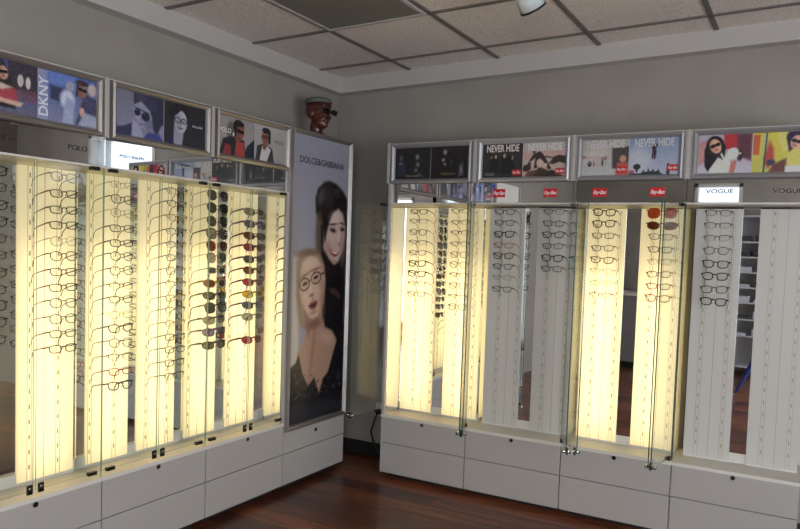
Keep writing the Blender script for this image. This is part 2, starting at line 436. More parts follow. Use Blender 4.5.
def cabinet(loc, rz, z, label, panels, lit, cols, doors, left='glass', right='open', valance_tilt=0., group=None, brand=None, lamp=1., width=W, seam_white=False):
    root = empty('display_cabinet', loc, rz, label, 'display cabinet', group)
    base_unit(root, z, width)
    b = MB(); b.box(0, width, -.002, D, z['zl']-.018, z['zl'], M_WHITE2); b.build('countertop', root, bevel=.001)
    b = MB(); b.box(.004, width-.004, D-.006, D, z['zl'], z['zv'], M_WHITE2); b.build('back_panel', root)
    xe = [.003]+[q for p_ in panels for q in p_]+[width-.003]
    for g0, g1 in zip(xe[0::2], xe[1::2]):
        if g1-g0 < .006 or (seam_white and not .2 < g0 < .4): continue
        b = MB(); b.box(g0, g1, MIR_Y, MIR_Y+.004, z['zl']+.052, z['zv']-.002, M_MIRROR); b.box(g0, g1, MIR_Y-.002, MIR_Y+.012, z['zl'], z['zl']+.052, M_WHITE2); b.build('mirror_strip', root)
    # header box above the glass
    b = MB(); b.box(.0, width, .03, D, z['zv'], z['zt'], M_WHITE2)
    b.box(.0, width, .001, .03, z['zv'], z['zv']+.008, M_WHITE2)
    b.box(.0, width, .001, .03, z['zf0']+.0, z['zt'], M_WHITE2); b.build('header', root)
    for xx in (0.0,):
        b = MB(); b.box(xx-.011, xx+.011, -.012, .0005, z['zf0']-.002, z['zt'], M_WHITE); b.build('header_post', root, bevel=.003)
    v = MB(); v.box(-width/2+.002, width/2-.002, -.002, .002, z['zv']+.010, z['zf0']-.001, M_MIRROR, {'+y': M_DARK})
    vo = v.build('mirror_valance', root); vo.location = (width/2, .012, 0); vo.rotation_euler = (0, 0, valance_tilt)
    if brand: brand(vo, z)
    # sides
    if left == 'mirror':
        b = MB(); b.box(-.001, .018, -.001, D, z['zb'], z['zt']+.003, M_WHITE); tag(b.build('end_panel', root, bevel=.001), 'white end panel')
        b = MB(); b.box(.018, .021, .012, D-.01, z['zl'], z['zv'], M_MIRROR); b.build('side_mirror', root)
    elif left == 'glass':
        b = MB(); b.box(-.003, .003, .008, D-.01, z['zl'], z['zv'], M_GLASS, {'-y': M_GEDGEL}); b.build('glass_partition', root)
    if right == 'mirror':
        b = MB(); b.box(width-.021, width-.018, .012, D-.01, z['zl'], z['zv'], M_MIRROR); b.build('side_mirror', root)
        b = MB(); b.box(width-.018, width, -.001, D, z['zl'], z['zv'], M_WHITE); b.build('end_panel', root)
    for (p0, p1), cx in zip(panels, cols):
        panel(root, p0, p1, z, lit, cx)
    for (hx, side, ang) in doors:
        door(root, hx, side, ang, z['zl']+.028, z['zv']-.006, .297, .004, z)
    if lit:
        for (p0, p1) in panels:
            l = area('cabinet_lamp', (0, 0, 0), (0, 0, 0),   .16, .95, LAMP*lamp, (1.0, .86, .62)); l.parent = root
            l.location = ((p0+p1)/2, .300, z['zl']+.03+.5); l.rotation_euler = (-R90, 0, 0)
    return root
LAMP = 2.3
M_RED = mat('red_sticker', srgb(196, 22, 34), .4); M_WTXT = mat('white_ink', srgb(235, 235, 235), .5)
M_BTXT = mat('black_ink', srgb(22, 22, 26), .5)
def b_words(words, xs, size, sx=1.2, z_=None, bold=.0):
    def f(vo, z):
        zc = (z['zv']+z['zf0'])/2
        for w_, x in zip(words, xs):
            text('lettering', w_, size, M_BTXT, (x-W/2, -.0028, zc if z_ is None else zc+z_), vo, sx=sx, bold=bold)
    return f
def b_red(xs):
    def f(vo, z):
        zc = (z['zv']+z['zf0'])/2
        for x in xs:
            s = MB(); s.box(x-W/2-.040, x-W/2+.040, -.0030, -.0020, zc-.024, zc+.024, M_RED); so = tag(s.build('brand_sticker', vo), 'red sticker with white script')
            text('lettering', 'Ray-Ban', .030, M_WTXT, (x-W/2, -.0036, zc), so, sx=.72, shear=.35, bold=.0006)
    return f

# left row, facing +x : local x runs to +y, local y to -x
YA, YB, YC = -2.402, -1.797, -1.192
CL = ((.0, 1, 0), (W, -1, 0))
cabinet((0, YA-W, 0), R90, ZL, 'lit white display cabinet of spectacles beyond the left edge, seen only in mirrors', [(.06, .29), (.34, .58)], True, (.155, .45), CL, 'glass')
cabinet((0, YA, 0), R90, ZL, 'lit white display cabinet under the sign of a red-topped woman', [(.045, .262), (.337, .588)], True, (.152, .45), CL, 'glass', brand=b_words(('POLO', 'POLO'), (.178, .478), .031, 1.05), valance_tilt=-.05)
cabinet((0, YB, 0), R90, ZL, 'lit white display cabinet of clear spectacles under the bluish black-and-white portrait sign', [(.048, .268), (.322, .548)], True, (.127, .437), CL, 'glass', valance_tilt=-.061, brand=b_words(('POLO RALPH', 'LAUREN'), (.15, .43), .019, 1.1))
cabinet((0, YC, 0), R90, ZL, 'lit white display cabinet of coloured sunglasses beside the tall poster', [(.012, .225), (.308, .538)], True, (.10, .392), CL, 'glass', 'mirror')
# right row, facing -y
X = [.314+W*k for k in range(4)]
import math as _m
def ang_open(hx, px, py, side):
    """opening angle about z so that the leaf of the hinge at hx points at (px,py)"""
    a = _m.atan2(py-.004, px-hx)
    return a if side > 0 else a-_m.pi
RP = [(.03, .262), (.345, .587)]; RC = (.165, .478)
cabinet((X[0], 0, 0), 0, ZR, 'lit white display cabinet at the left end of the back row, doors open', RP, True, (.19, .485), [(.0, 1, ang_open(0, -.055, -.27, 1)), (W, -1, ang_open(W, W+.088, -.25, -1))], 'mirror', brand=b_words(('VERSACE', 'VERSACE'), (.105, .475), .018, 1.2))
cabinet((X[1], 0, 0), 0, ZR, 'unlit display cabinet between the two lit ones on the back wall, glass doors open', RP, False, (.175, .478), [(.0, 1, ang_open(0, .100, -.25, 1)), (W, -1, ang_open(W, W+.108, -.25, -1))], 'glass', brand=b_red((.155, .47)), seam_white=True)
cabinet((X[2], 0, 0), 0, ZR, 'lit white display cabinet under the snow scene and jumping figure sign', RP, True, (.166, .478), [(.0, 1, ang_open(0, .164, -.25, 1)), (W, -1, ang_open(W, W-.057, -.26, -1))], 'glass', brand=b_red((.148, .457)), seam_white=True)
cabinet((X[3], 0, 0), 0, ZR, 'unlit display cabinet at the right edge with one column of spectacles', RP, False, (.155, .478), [(.0, 1, ang_open(0, -.049, -.26, 1))], 'glass', 'open', brand=b_words(('VOGUE', 'VOGUE'), (.160, .470), .030, 1.3, bold=.0004), seam_white=True)

# end cabinet under the tall poster
root = empty('end_cabinet', (0, -.587, 0), R90, 'white end cabinet with two drawers carrying the tall poster', 'cabinet')
WP = .615
base_unit(root, ZL, WP, kz=.322)
b = MB(); b.box(.0, WP, .0, D, ZL['zl']-.018, ZL['zt'], M_WHITE, {'+x': mat('grey_side', srgb(150, 148, 145), .5)}); b.build('body', root, bevel=.001)

# ================================================================ HEADER SIGNS
def snap_frame(root, x0, x1, z0, z1, t, depth, mt, side_mt=None):
    b = MB(); y0 = -depth
    def bar(a, c, e, f_):  # mitred bevel profile: outer (a..)-> inner ; quads
        b.v_ = None
    # profile: outer edge low, ridge high, inner edge low
    prof = [(0, 0), (.15*t, -depth*.8), (.45*t, -depth), (.8*t, -depth*.6), (t, -.003), (t, 0)]
    rings = []
    for (o_, y) in prof:
        i = len(b.v); b.v += [(x0+o_, y, z0+o_), (x1-o_, y, z0+o_), (x1-o_, y, z1-o_), (x0+o_, y, z1-o_)]; rings.append(i)
    for r0, r1 in zip(rings[:-1], rings[1:]):
        for k in range(4):
            l = (k+1) % 4; b.face([r0+k, r0+l, r1+l, r1+k], mt)
    i = len(b.v); b.v += [(x0, 0, z0), (x1, 0, z0), (x1, 0, z1), (x0, 0, z1)]; b.face([i+3, i+2, i+1, i], M_DARK)
    # seal inner back
    return b.build('frame', root)
SK = (222, 170, 140)
def sign(cab_loc, rz, z, label, pics, mt=M_ALUD, texts=()):
    root = empty('poster_sign', (0, 0, 0), rz, label, 'sign')
    off = Matrix.Rotation(rz, 3, 'Z') @ Vector((0, -.0005, 0)); root.location = Vector(cab_loc)+off
    x0, x1, z0, z1 = .019, W-.019, z['zf0']-.003, z['zt']-.004; t = .030
    snap_frame(root, x0, x1, z0, z1, t, .022, mt)
    ix0, ix1, iz0, iz1 = x0+t-.002, x1-t+.002, z0+t-.002, z1-t+.002
    mid = (ix0+ix1)/2; outs = []
    for (a, c, L, tx) in ((ix0, mid-.0012, pics[0], texts[0] if texts else None), (mid+.0012, ix1, pics[1], texts[1] if texts else None)):
        o = print_mesh('printed_picture', root, a, iz0, c-a, iz1-iz0, -.0045, L, res=460, blur=1.7, sat=.82)
        H = iz1-iz0
        for T in (tx or ()):
            body, u, v, size, m_, sx, kw = T
            text('lettering', body, size*H, m_, (a+u*H, -.0052, iz0+v*H), o, sx=sx, **kw)
        outs.append(o)
    b = MB(); b.box(mid-.0012, mid+.0012, -.0052, -.003, iz0, iz1, M_ALU); b.build('divider', root)
    return root
def face(cx, cy, s, skin, shade, hair, tilt=0, glasses=None, lips=(170, 60, 60), look=0):
    """small painted face, s = half height"""
    L = [ell(cx, cy, s*.72, s, skin, tilt, .02), ell(cx-s*.35*(1 if look >= 0 else -1), cy-.1*s, s*.3, s*.75, shade+(.55,), tilt, s*.5)]
    c, q = math.cos(math.radians(tilt)), math.sin(math.radians(tilt))
    def P(a, b_): return (cx+(a+look*.12)*s*c-b_*s*q, cy+(a+look*.12)*s*q+b_*s*c)
    L += [ell(*P(0, -.12), s*.1, s*.22, shade+(.8,), tilt, .012), ell(*P(0, -.55), s*.26, s*.09, lips, tilt, .012)]
    for sg in (-1, 1):
        L += [ell(*P(sg*.3, .12), s*.13, s*.07, (40, 30, 30), tilt, .012), ell(*P(sg*.3, .3), s*.2, s*.04, (60, 45, 40, .8), tilt, .012)]
    if glasses == 'sun':
        for sg in (-1, 1): L += [ell(*P(sg*.34, .12), s*.33, s*.24, (22, 20, 24), tilt, .012)]
        L += [pol([P(-.5, .2), P(.5, .2), P(.5, .28), P(-.5, .28)], (22, 20, 24), .01)]
    if glasses == 'clear':
        for sg in (-1, 1): L += [ell(*P(sg*.36, .12), s*.34, s*.25, (20, 20, 26), tilt, .01), ell(*P(sg*.36, .12), s*.26, s*.17, skin, tilt, .01), ell(*P(sg*.34, .12), s*.1, s*.07, (40, 36, 40), tilt, .01)]
        L += [pol([P(-.1, .14), P(.1, .14), P(.1, .22), P(-.1, .22)], (20, 20, 26), .01)]
    return L
# A: two bluish street scenes
A1 = [grad((96, 98, 122), (60, 78, 170)), pol([(0, .55), (.5, .62), (.45, .9), (0, 1)], (52, 70, 190)), pol([(.75, .45), (1.35, .4), (1.35, 1), (.7, 1)], (60, 52, 66)),
      ell(.95, .66, .06, .12, (190, 180, 180)), ell(1.1, .64, .05, .12, (200, 190, 190)), pol([(.82, .3), (1.35, .25), (1.35, .5), (.85, .5)], (110, 70, 90, .8), .05),
      pol([(0, .1), (.4, .2), (.35, .55), (0, .5)], (150, 140, 160), .06),
      pol([(.42, .95), (.62, 1), (.8, .6), (.86, .1), (.36, .1), (.3, .5)], (46, 40, 44), .04)] + face(.62, .74, .13, (196, 150, 130), (120, 80, 70), 0, 5, 'sun') + [
      pol([(.44, .5), (.85, .48), (.92, .2), (.42, .18)], (176, 62, 74), .03), pol([(.40, .48), (.58, .55), (.8, .5), (.6, .42)], (205, 180, 165), .03), pol([(.38, .2), (.95, .15), (1.0, .24), (.4, .28)], (205, 165, 145), .03), spk(7)]
A2 = [grad((120, 124, 160), (70, 96, 176)), pol([(0, .0), (.2, 0), (.2, 1), (0, 1)], (130, 140, 186)), pol([(.25, .45), (.6, .4), (.62, .72), (.25, .75)], (54, 58, 96), .05), pol([(.2, .75), (.8, .7), (.8, 1), (.2, 1)], (90, 120, 200), .08),
      ell(.62, .5, .16, .2, (190, 196, 220), 0, .06), pol([(.5, .0), (.75, 0), (.78, .5), (.6, .55)], (150, 160, 200), .04), ell(.68, .78, .09, .1, (150, 150, 175)), pol([(.8, 0), (1.0, .7), (1.35, .6), (1.35, 0)], (66, 66, 104), .04),
      *face(.96, .74, .15, (146, 104, 92), (100, 66, 60), 0, -8, 'sun'), ell(.95, .9, .15, .06, (66, 50, 56)), pol([(.8, .6), (.84, .9), (.88, .88), (.86, .6)], (66, 50, 56), .02), ell(1.18, .8, .1, .13, (190, 170, 170), 0, .04), pol([(.85, 0), (1.35, 0), (1.35, .25), (1.0, .3)], (150, 158, 190), .05), ell(.95, .3, .06, .1, (200, 150, 140)), spk(7)]
M_W2 = mat('pale_blue_ink', srgb(205, 208, 222), .5)
sign((0, YA, 0), R90, ZL, 'bronze framed double sign of a red-topped woman in sunglasses and a blue street scene', (A1, A2), M_BRONZE,
     [(), [('DKNY', .115, .46, .27, M_W2, 1.05, dict(rot=(0, -R90, -R90+math.pi/2) if 0 else (R90, -R90, 0), bold=.001))]])
Bk = (40, 40, 66)
B1 = [grad((128, 128, 160), (112, 112, 134)), pol([(0, 0), (.45, 0), (.40, .30), (.2, .2), (0, .16)], (52, 50, 92), .03), pol([(.40, 0), (.44, .40), (.6, .3), (.75, 0)], (150, 150, 182), .03),
      pol([(.46, .98), (.44, .62), (.50, .42), (.62, .24), (.78, .22), (.92, .34), (1.0, .6), (.95, .98)], (140, 140, 170), .03), ell(.86, .35, .12, .14, (104, 104, 138, .8), 0, .06), ell(.58, .50, .04, .08, (160, 160, 186, .8), 10, .04),
      pol([(.46, .72), (.45, 1), (1.35, 1), (1.35, .35), (1.12, .12), (1.0, .22), (.96, .5), (.90, .66), (.66, .84)], (50, 50, 78), .03), ell(.66, .90, .14, .07, (66, 66, 100, .8), -10, .06), ell(.9, .8, .2, .1, (60, 60, 90, .8), -30, .06),
      ell(.56, .57, .085, .085, (36, 36, 62), -12, .02), ell(.78, .50, .115, .10, (36, 36, 62), -14, .02), pol([(.48, .66), (.88, .57), (.88, .60), (.48, .69)], (60, 60, 92), .015), ell(.53, .61, .03, .012, (112, 112, 150, .8), -14, .015), ell(.74, .56, .04, .012, (104, 104, 142, .8), -14, .015),
      ell(.65, .43, .02, .03, (112, 112, 146, .8), 0, .02), ell(.66, .31, .055, .018, (96, 84, 128), -6, .015), pol([(1.05, .02), (1.22, .35), (1.35, .45), (1.35, 0)], (132, 132, 168), .04), pol([(.72, 0), (.86, .16), (1.15, .16), (1.3, 0)], (58, 66, 140), .04), spk(4)]
B2 = [grad((46, 46, 58), (44, 42, 48)), pol([(.1, 0), (.22, .3), (.6, .28), (.8, 0)], (44, 44, 58), .03), pol([(.28, 0), (.3, .45), (.6, .4), (.55, 0)], (150, 148, 166), .04),
      ell(.46, .72, .27, .27, (34, 32, 40))] + face(.50, .56, .27, (176, 174, 190), (110, 108, 126), 0, -3, 'clear', (84, 70, 92)) + [ell(.3, .82, .2, .12, (34, 32, 40), 30), pol([(0, 0), (.26, .18), (.3, 0)], (40, 42, 90), .03), spk(3)]
sign((0, YB, 0), R90, ZL, 'bronze framed double sign with two bluish grey close-up portraits of people in glasses', (B1, B2), M_BRONZE,
     [(), [('BVLGARI', 1.02, .52, .075, M_W2, 1.1, {})]])
C1 = [grad((156, 148, 150), (148, 142, 142)), ell(.42, .6, .16, .28, (88, 78, 82, .8), 0, .06), pol([(.0, 0), (.12, .4), (.4, .5), (.9, .45), (1.0, 0)], (46, 42, 48), .03), pol([(.12, 0), (.2, .28), (.4, .26), (.42, 0)], (150, 50, 62), .03),
      ell(.68, .78, .20, .19, (34, 30, 34)), *face(.75, .64, .20, (140, 88, 72), (92, 54, 46), (0), -6, 'sun', (150, 70, 60)), ell(.72, .86, .17, .07, (34, 30, 34)), pol([(.52, .85), (.54, .5), (.60, .5), (.61, .8)], (34, 30, 34), .02),
      pol([(.55, 0), (.6, .38), (.9, .4), (.95, 0)], (176, 62, 58), .02), ell(.66, .46, .1, .1, (122, 76, 64), 0, .02), pol([(.9, 0), (1.0, .3), (1.3, .55), (1.3, 0)], (40, 44, 66), .02), ell(.5, .56, .035, .05, (200, 200, 205)), spk(4)]
C2 = [grad((158, 154, 154), (170, 166, 166)), pol([(.05, 0), (.1, .4), (.4, .5), (.72, .38), (.8, 0)], (60, 58, 62), .02), pol([(.2, 0), (.3, .42), (.5, .45), (.66, .35), (.5, 0)], (196, 194, 196), .02), pol([(.32, .35), (.42, .3), (.52, .5), (.34, .5)], (130, 78, 66), .02),
      *face(.41, .65, .20, (158, 98, 80), (112, 66, 54), 0, 8, None, (120, 60, 52), -1), *[ell(x_, y_, .065, .045, (24, 20, 22), 8, .012) for x_, y_ in ((.34, .67), (.47, .685))], *[ell(x_, y_, .045, .028, (130, 84, 70), 8, .012) for x_, y_ in ((.34, .67), (.47, .685))], ell(.46, .86, .17, .08, (40, 36, 38)), pol([(.50, .9), (.64, .84), (.64, .52), (.56, .5), (.54, .75)], (40, 36, 38), .02), spk(4)]
sign((0, YC, 0), R90, ZL, 'bronze framed double sign of a man in red shirt facing a man in glasses', (C1, C2), M_BRONZE,
     [[('POLO', .2, .62, .17, M_WTXT, .95, {})], [('POLO', .98, .60, .15, mat('grey_ink', srgb(90, 88, 90), .5), .95, {})]])
# right row
M_GOLDI = mat('dull_gold_ink', srgb(126, 118, 70), .5)
D1 = [grad((30, 27, 30), (38, 34, 38)), pol([(.08, .1), (.12, .5), (.35, .6), (.42, .1)], (44, 48, 68), .06), ell(.22, .68, .07, .1, (82, 82, 100), 0, .04), ell(.2, .5, .07, .04, (110, 112, 128), 0, .03), ell(.82, .7, .07, .08, (128, 128, 146), 0, .04), ell(.84, .46, .08, .07, (104, 106, 122), -20, .04), ell(.78, .28, .06, .06, (98, 100, 114), 0, .04), pol([(.72, .08), (.9, .2), (1.05, .08)], (88, 88, 96), .04), spk(3)]
D2 = [grad((28, 25, 26), (38, 30, 34)), ell(.5, .82, .06, .08, (140, 140, 156), 0, .04), ell(.44, .58, .06, .05, (126, 126, 146), 30, .03), ell(.5, .45, .05, .05, (112, 114, 130), 0, .03), ell(.72, .5, .05, .12, (50, 52, 66), 0, .04), pol([(.98, .05), (1.0, .4), (1.12, .5), (1.16, .1)], (74, 76, 92), .05), ell(1.08, .26, .03, .1, (118, 120, 134), 0, .03), spk(3)]
sign((X[0], 0, 0), 0, ZR, 'grey framed double sign with dim figures on black and dull gold words', (D1, D2), M_ALUD,
     [[('VERSACE', .62, .10, .085, M_GOLDI, 1.3, {})], [('VERSACE', .62, .14, .10, M_GOLDI, 1.3, {})]])
def rb(x, y): return [pol([(x-.14, y-.085), (x+.14, y-.085), (x+.14, y+.085), (x-.14, y+.085)], (206, 38, 48), .01)]
def rbt(x, y): return ('Ray-Ban', x, y, .105, M_WTXT, .72, dict(shear=.3))
def nh(c, u=.66, w_=1.0): return ('NEVER HIDE', u, .855, .29, c, .66*w_, dict(bold=.0016))
M_NH1 = mat('greyish_white_ink', srgb(205, 200, 198), .5); M_NH2 = mat('pale_ink', srgb(190, 188, 192), .5)
E1 = [grad((44, 50, 46), (58, 50, 54)), pol([(.2, .1), (.3, .6), (.5, .62), (.62, .1)], (38, 36, 40), .04), pol([(.62, .08), (.6, .6), (.95, .64), (1.1, .1)], (34, 34, 38), .04), ell(.44, .62, .035, .06, (168, 150, 140)), ell(.72, .64, .045, .07, (160, 138, 130)), ell(.98, .58, .03, .06, (140, 120, 116)), pol([(.1, .05), (.4, .05), (.4, .14), (.1, .14)], (92, 100, 92), .03), ell(.3, .6, .05, .03, (160, 90, 60)), ell(.35, .8, .2, .06, (120, 60, 60, .5), 0, .06)] + rb(1.12, .14) + [spk(4)]
E2 = [grad((196, 158, 144), (172, 172, 178)), pol([(0, .5), (1.3, .6), (1.3, .75), (0, .72)], (196, 150, 144, .8), .08), ell(.12, .26, .14, .10, (60, 48, 46), 10, .03), ell(.2, .38, .05, .06, (70, 50, 46), 0, .03), pol([(.8, .38), (.95, .58), (1.1, .62), (1.32, .58), (1.32, .36), (1.1, .42), (.95, .36)], (62, 54, 52), .03), pol([(.18, .46), (.32, .66), (.5, .74), (.60, .68), (.72, .5), (.88, .24), (.80, .20), (.62, .46), (.5, .52), (.44, .26), (.34, .24), (.38, .56), (.26, .46)], (58, 48, 46), .02), ell(.34, .72, .04, .05, (74, 56, 50), 0, .02), pol([(.55, .58), (.72, .60), (.92, .56), (.92, .53), (.7, .56)], (66, 54, 50), .02),
      pol([(.15, .16), (.6, .24), (1.0, .14), (1.0, .06), (.1, .04)], (92, 60, 52, .9), .05), ell(.7, .34, .06, .05, (210, 186, 172), 20, .04),
      pol([(0, 0), (.4, .1), (.5, .3), (.7, .2), (.9, 0)], (74, 52, 46), .04), pol([(.5, .0), (.9, .2), (1.3, .0)], (52, 48, 46), .04), ell(.52, .4, .1, .12, (206, 176, 160), 0, .03)] + rb(1.14, .16) + [spk(5)]
sign((X[1], 0, 0), 0, ZR, 'silver framed double sign, a dark group beside a pinkish scene with a crouching figure', (E1, E2), M_ALU,
     [[nh(M_NH1), rbt(1.12, .14)], [nh(M_NH1), rbt(1.14, .16)]])
F1 = [grad((178, 182, 184), (168, 160, 152)), pol([(0, .45), (.7, .42), (.7, .52), (0, .56)], (150, 84, 88), .04), pol([(0, .32), (.7, .26), (.7, .44), (0, .48)], (170, 168, 172), .05), ell(.22, .34, .06, .09, (52, 44, 48)), ell(.34, .36, .03, .1, (170, 80, 90)), ell(.58, .36, .025, .1, (60, 60, 70)), ell(.4, .6, .35, .2, (192, 184, 178, .8), 30, .1),
      pol([(.86, .2), (.84, .75), (1.35, .8), (1.35, .1)], (76, 70, 72), .04), ell(1.15, .45, .09, .1, (196, 140, 116), 0, .03), pol([(.95, 0), (1.0, .35), (1.3, .35), (1.35, 0)], (196, 84, 74), .04)] + rb(1.12, .16) + [spk(6)]
F2 = [grad((172, 178, 200), (118, 140, 178)), ell(.25, .4, .35, .35, (196, 196, 208, .6), 0, .2), ell(.66, .90, .035, .05, (74, 50, 60)), ell(.66, .76, .06, .11, (64, 40, 52)), pol([(.61, .74), (.71, .74), (.73, .58), (.70, .42), (.66, .40), (.665, .56), (.64, .42), (.60, .44), (.615, .60)], (62, 44, 64), .012), pol([(.50, .84), (.62, .80), (.72, .80), (.80, .9), (.83, .88), (.74, .74), (.6, .74), (.48, .80)], (70, 46, 60), .012), ell(.22, .22, .10, .08, (48, 56, 60)), ell(.22, .12, .03, .05, (48, 56, 60)), pol([(0, 0), (0, .05), (.3, .04), (.36, .06), (.40, .14), (.44, .08), (.50, .08), (.53, .18), (.57, .09), (.62, .10), (.66, .16), (.70, .08), (.76, .10), (.80, .15), (.84, .06), (.95, 0)], (54, 60, 64), .015), pol([(1.0, 0), (1.02, .3), (1.07, .3), (1.1, 0)], (50, 50, 70), .02), pol([(0, .06), (.15, .06), (.15, .12), (0, .12)], (190, 60, 80), .03)] + rb(1.17, .18) + [spk(4)]
sign((X[2], 0, 0), 0, ZR, 'grey framed double sign with a snow scene and a figure jumping against blue sky', (F1, F2), M_ALUD,
     [[nh(M_NH2), rbt(1.12, .16)], [nh(M_NH2), rbt(1.17, .18)]])
V1 = [grad((186, 182, 200), (168, 160, 178)), pol([(.65, .6), (1.0, .66), (1.0, 1), (.62, 1)], (190, 40, 54), .04), pol([(.95, .45), (1.3, .3), (1.3, 1), (.95, 1)], (96, 50, 66), .06), ell(1.02, .45, .07, .14, (46, 40, 50), 0, .03), ell(1.03, .5, .03, .03, (190, 180, 190)), pol([(.0, .2), (.02, .8), (.2, .85), (.2, .3)], (196, 110, 120, .8), .06), ell(.1, .55, .08, .22, (196, 140, 130), -10, .04),
      pol([(.3, .05), (.35, .4), (.55, .52), (.78, .45), (.85, .12), (.8, 0), (.3, 0)], (206, 208, 204), .03), ell(.86, .5, .14, .15, (204, 208, 200), -20, .03), pol([(.78, 0), (.82, .3), (.96, .32), (.9, 0)], (190, 110, 100), .03),
      ell(.42, .72, .22, .25, (28, 26, 32), 20, .02), pol([(.18, .2), (.16, .6), (.25, .85), (.5, .6), (.62, .35), (.5, .42), (.36, .2), (.26, .05)], (28, 28, 36), .03)] + face(.43, .7, .19, (222, 172, 142), (180, 110, 90), 0, 22, 'sun', (200, 60, 60)) + [pol([(.55, .85), (.68, .7), (.66, .4), (.58, .55)], (28, 26, 32), .02), spk(4)]
V2 = [grad((196, 190, 80), (216, 200, 60)), pol([(.0, .45), (.0, .95), (.17, .95), (.15, .45)], (206, 92, 50), .03), pol([(.22, 0), (.22, 1), (.34, 1), (.34, 0)], (176, 190, 120), .03), pol([(.38, .35), (.5, .8), (.6, .6), (.62, .3), (.5, .1), (.4, .2)], (190, 70, 60), .06), ell(.55, .25, .1, .08, (60, 60, 90), 0, .03), pol([(.25, 0), (.3, 1), (.33, 1), (.29, 0)], (60, 70, 80), .015),
      pol([(.66, 1), (.9, 1), (.96, .55), (.82, .5), (.7, .8)], (214, 208, 100), .03), pol([(.8, 0), (.85, .4), (1.0, .58), (1.35, .6), (1.35, 0)], (212, 206, 96), .03), pol([(.5, .0), (.6, .2), (.9, .35), (.9, 0)], (110, 62, 60), .05), pol([(.88, 0), (.88, .15), (1.35, .18), (1.35, 0)], (206, 206, 214), .03), ell(1.1, .88, .22, .16, (40, 36, 70), 0, .03), pol([(.88, .85), (.95, .5), (1.05, .6), (1.0, .8)], (44, 38, 66), .03)] + face(1.1, .74, .17, (222, 170, 150), (160, 100, 100), 0, -18, 'sun') + [spk(4)]
V2 = [V2[0]]+[(('E', L[1]-.12)+L[2:]) if L[0] == 'E' else (('P', [(x_-(.12 if x_ > .36 and x_ < 1.34 else 0), y_) for x_, y_ in L[1]])+L[2:]) if L[0] == 'P' else L for L in V2[1:]]
sign((X[3], 0, 0), 0, ZR, 'grey framed double sign of a black-haired woman in white and a woman in yellow', (V1, V2), M_ALUD)

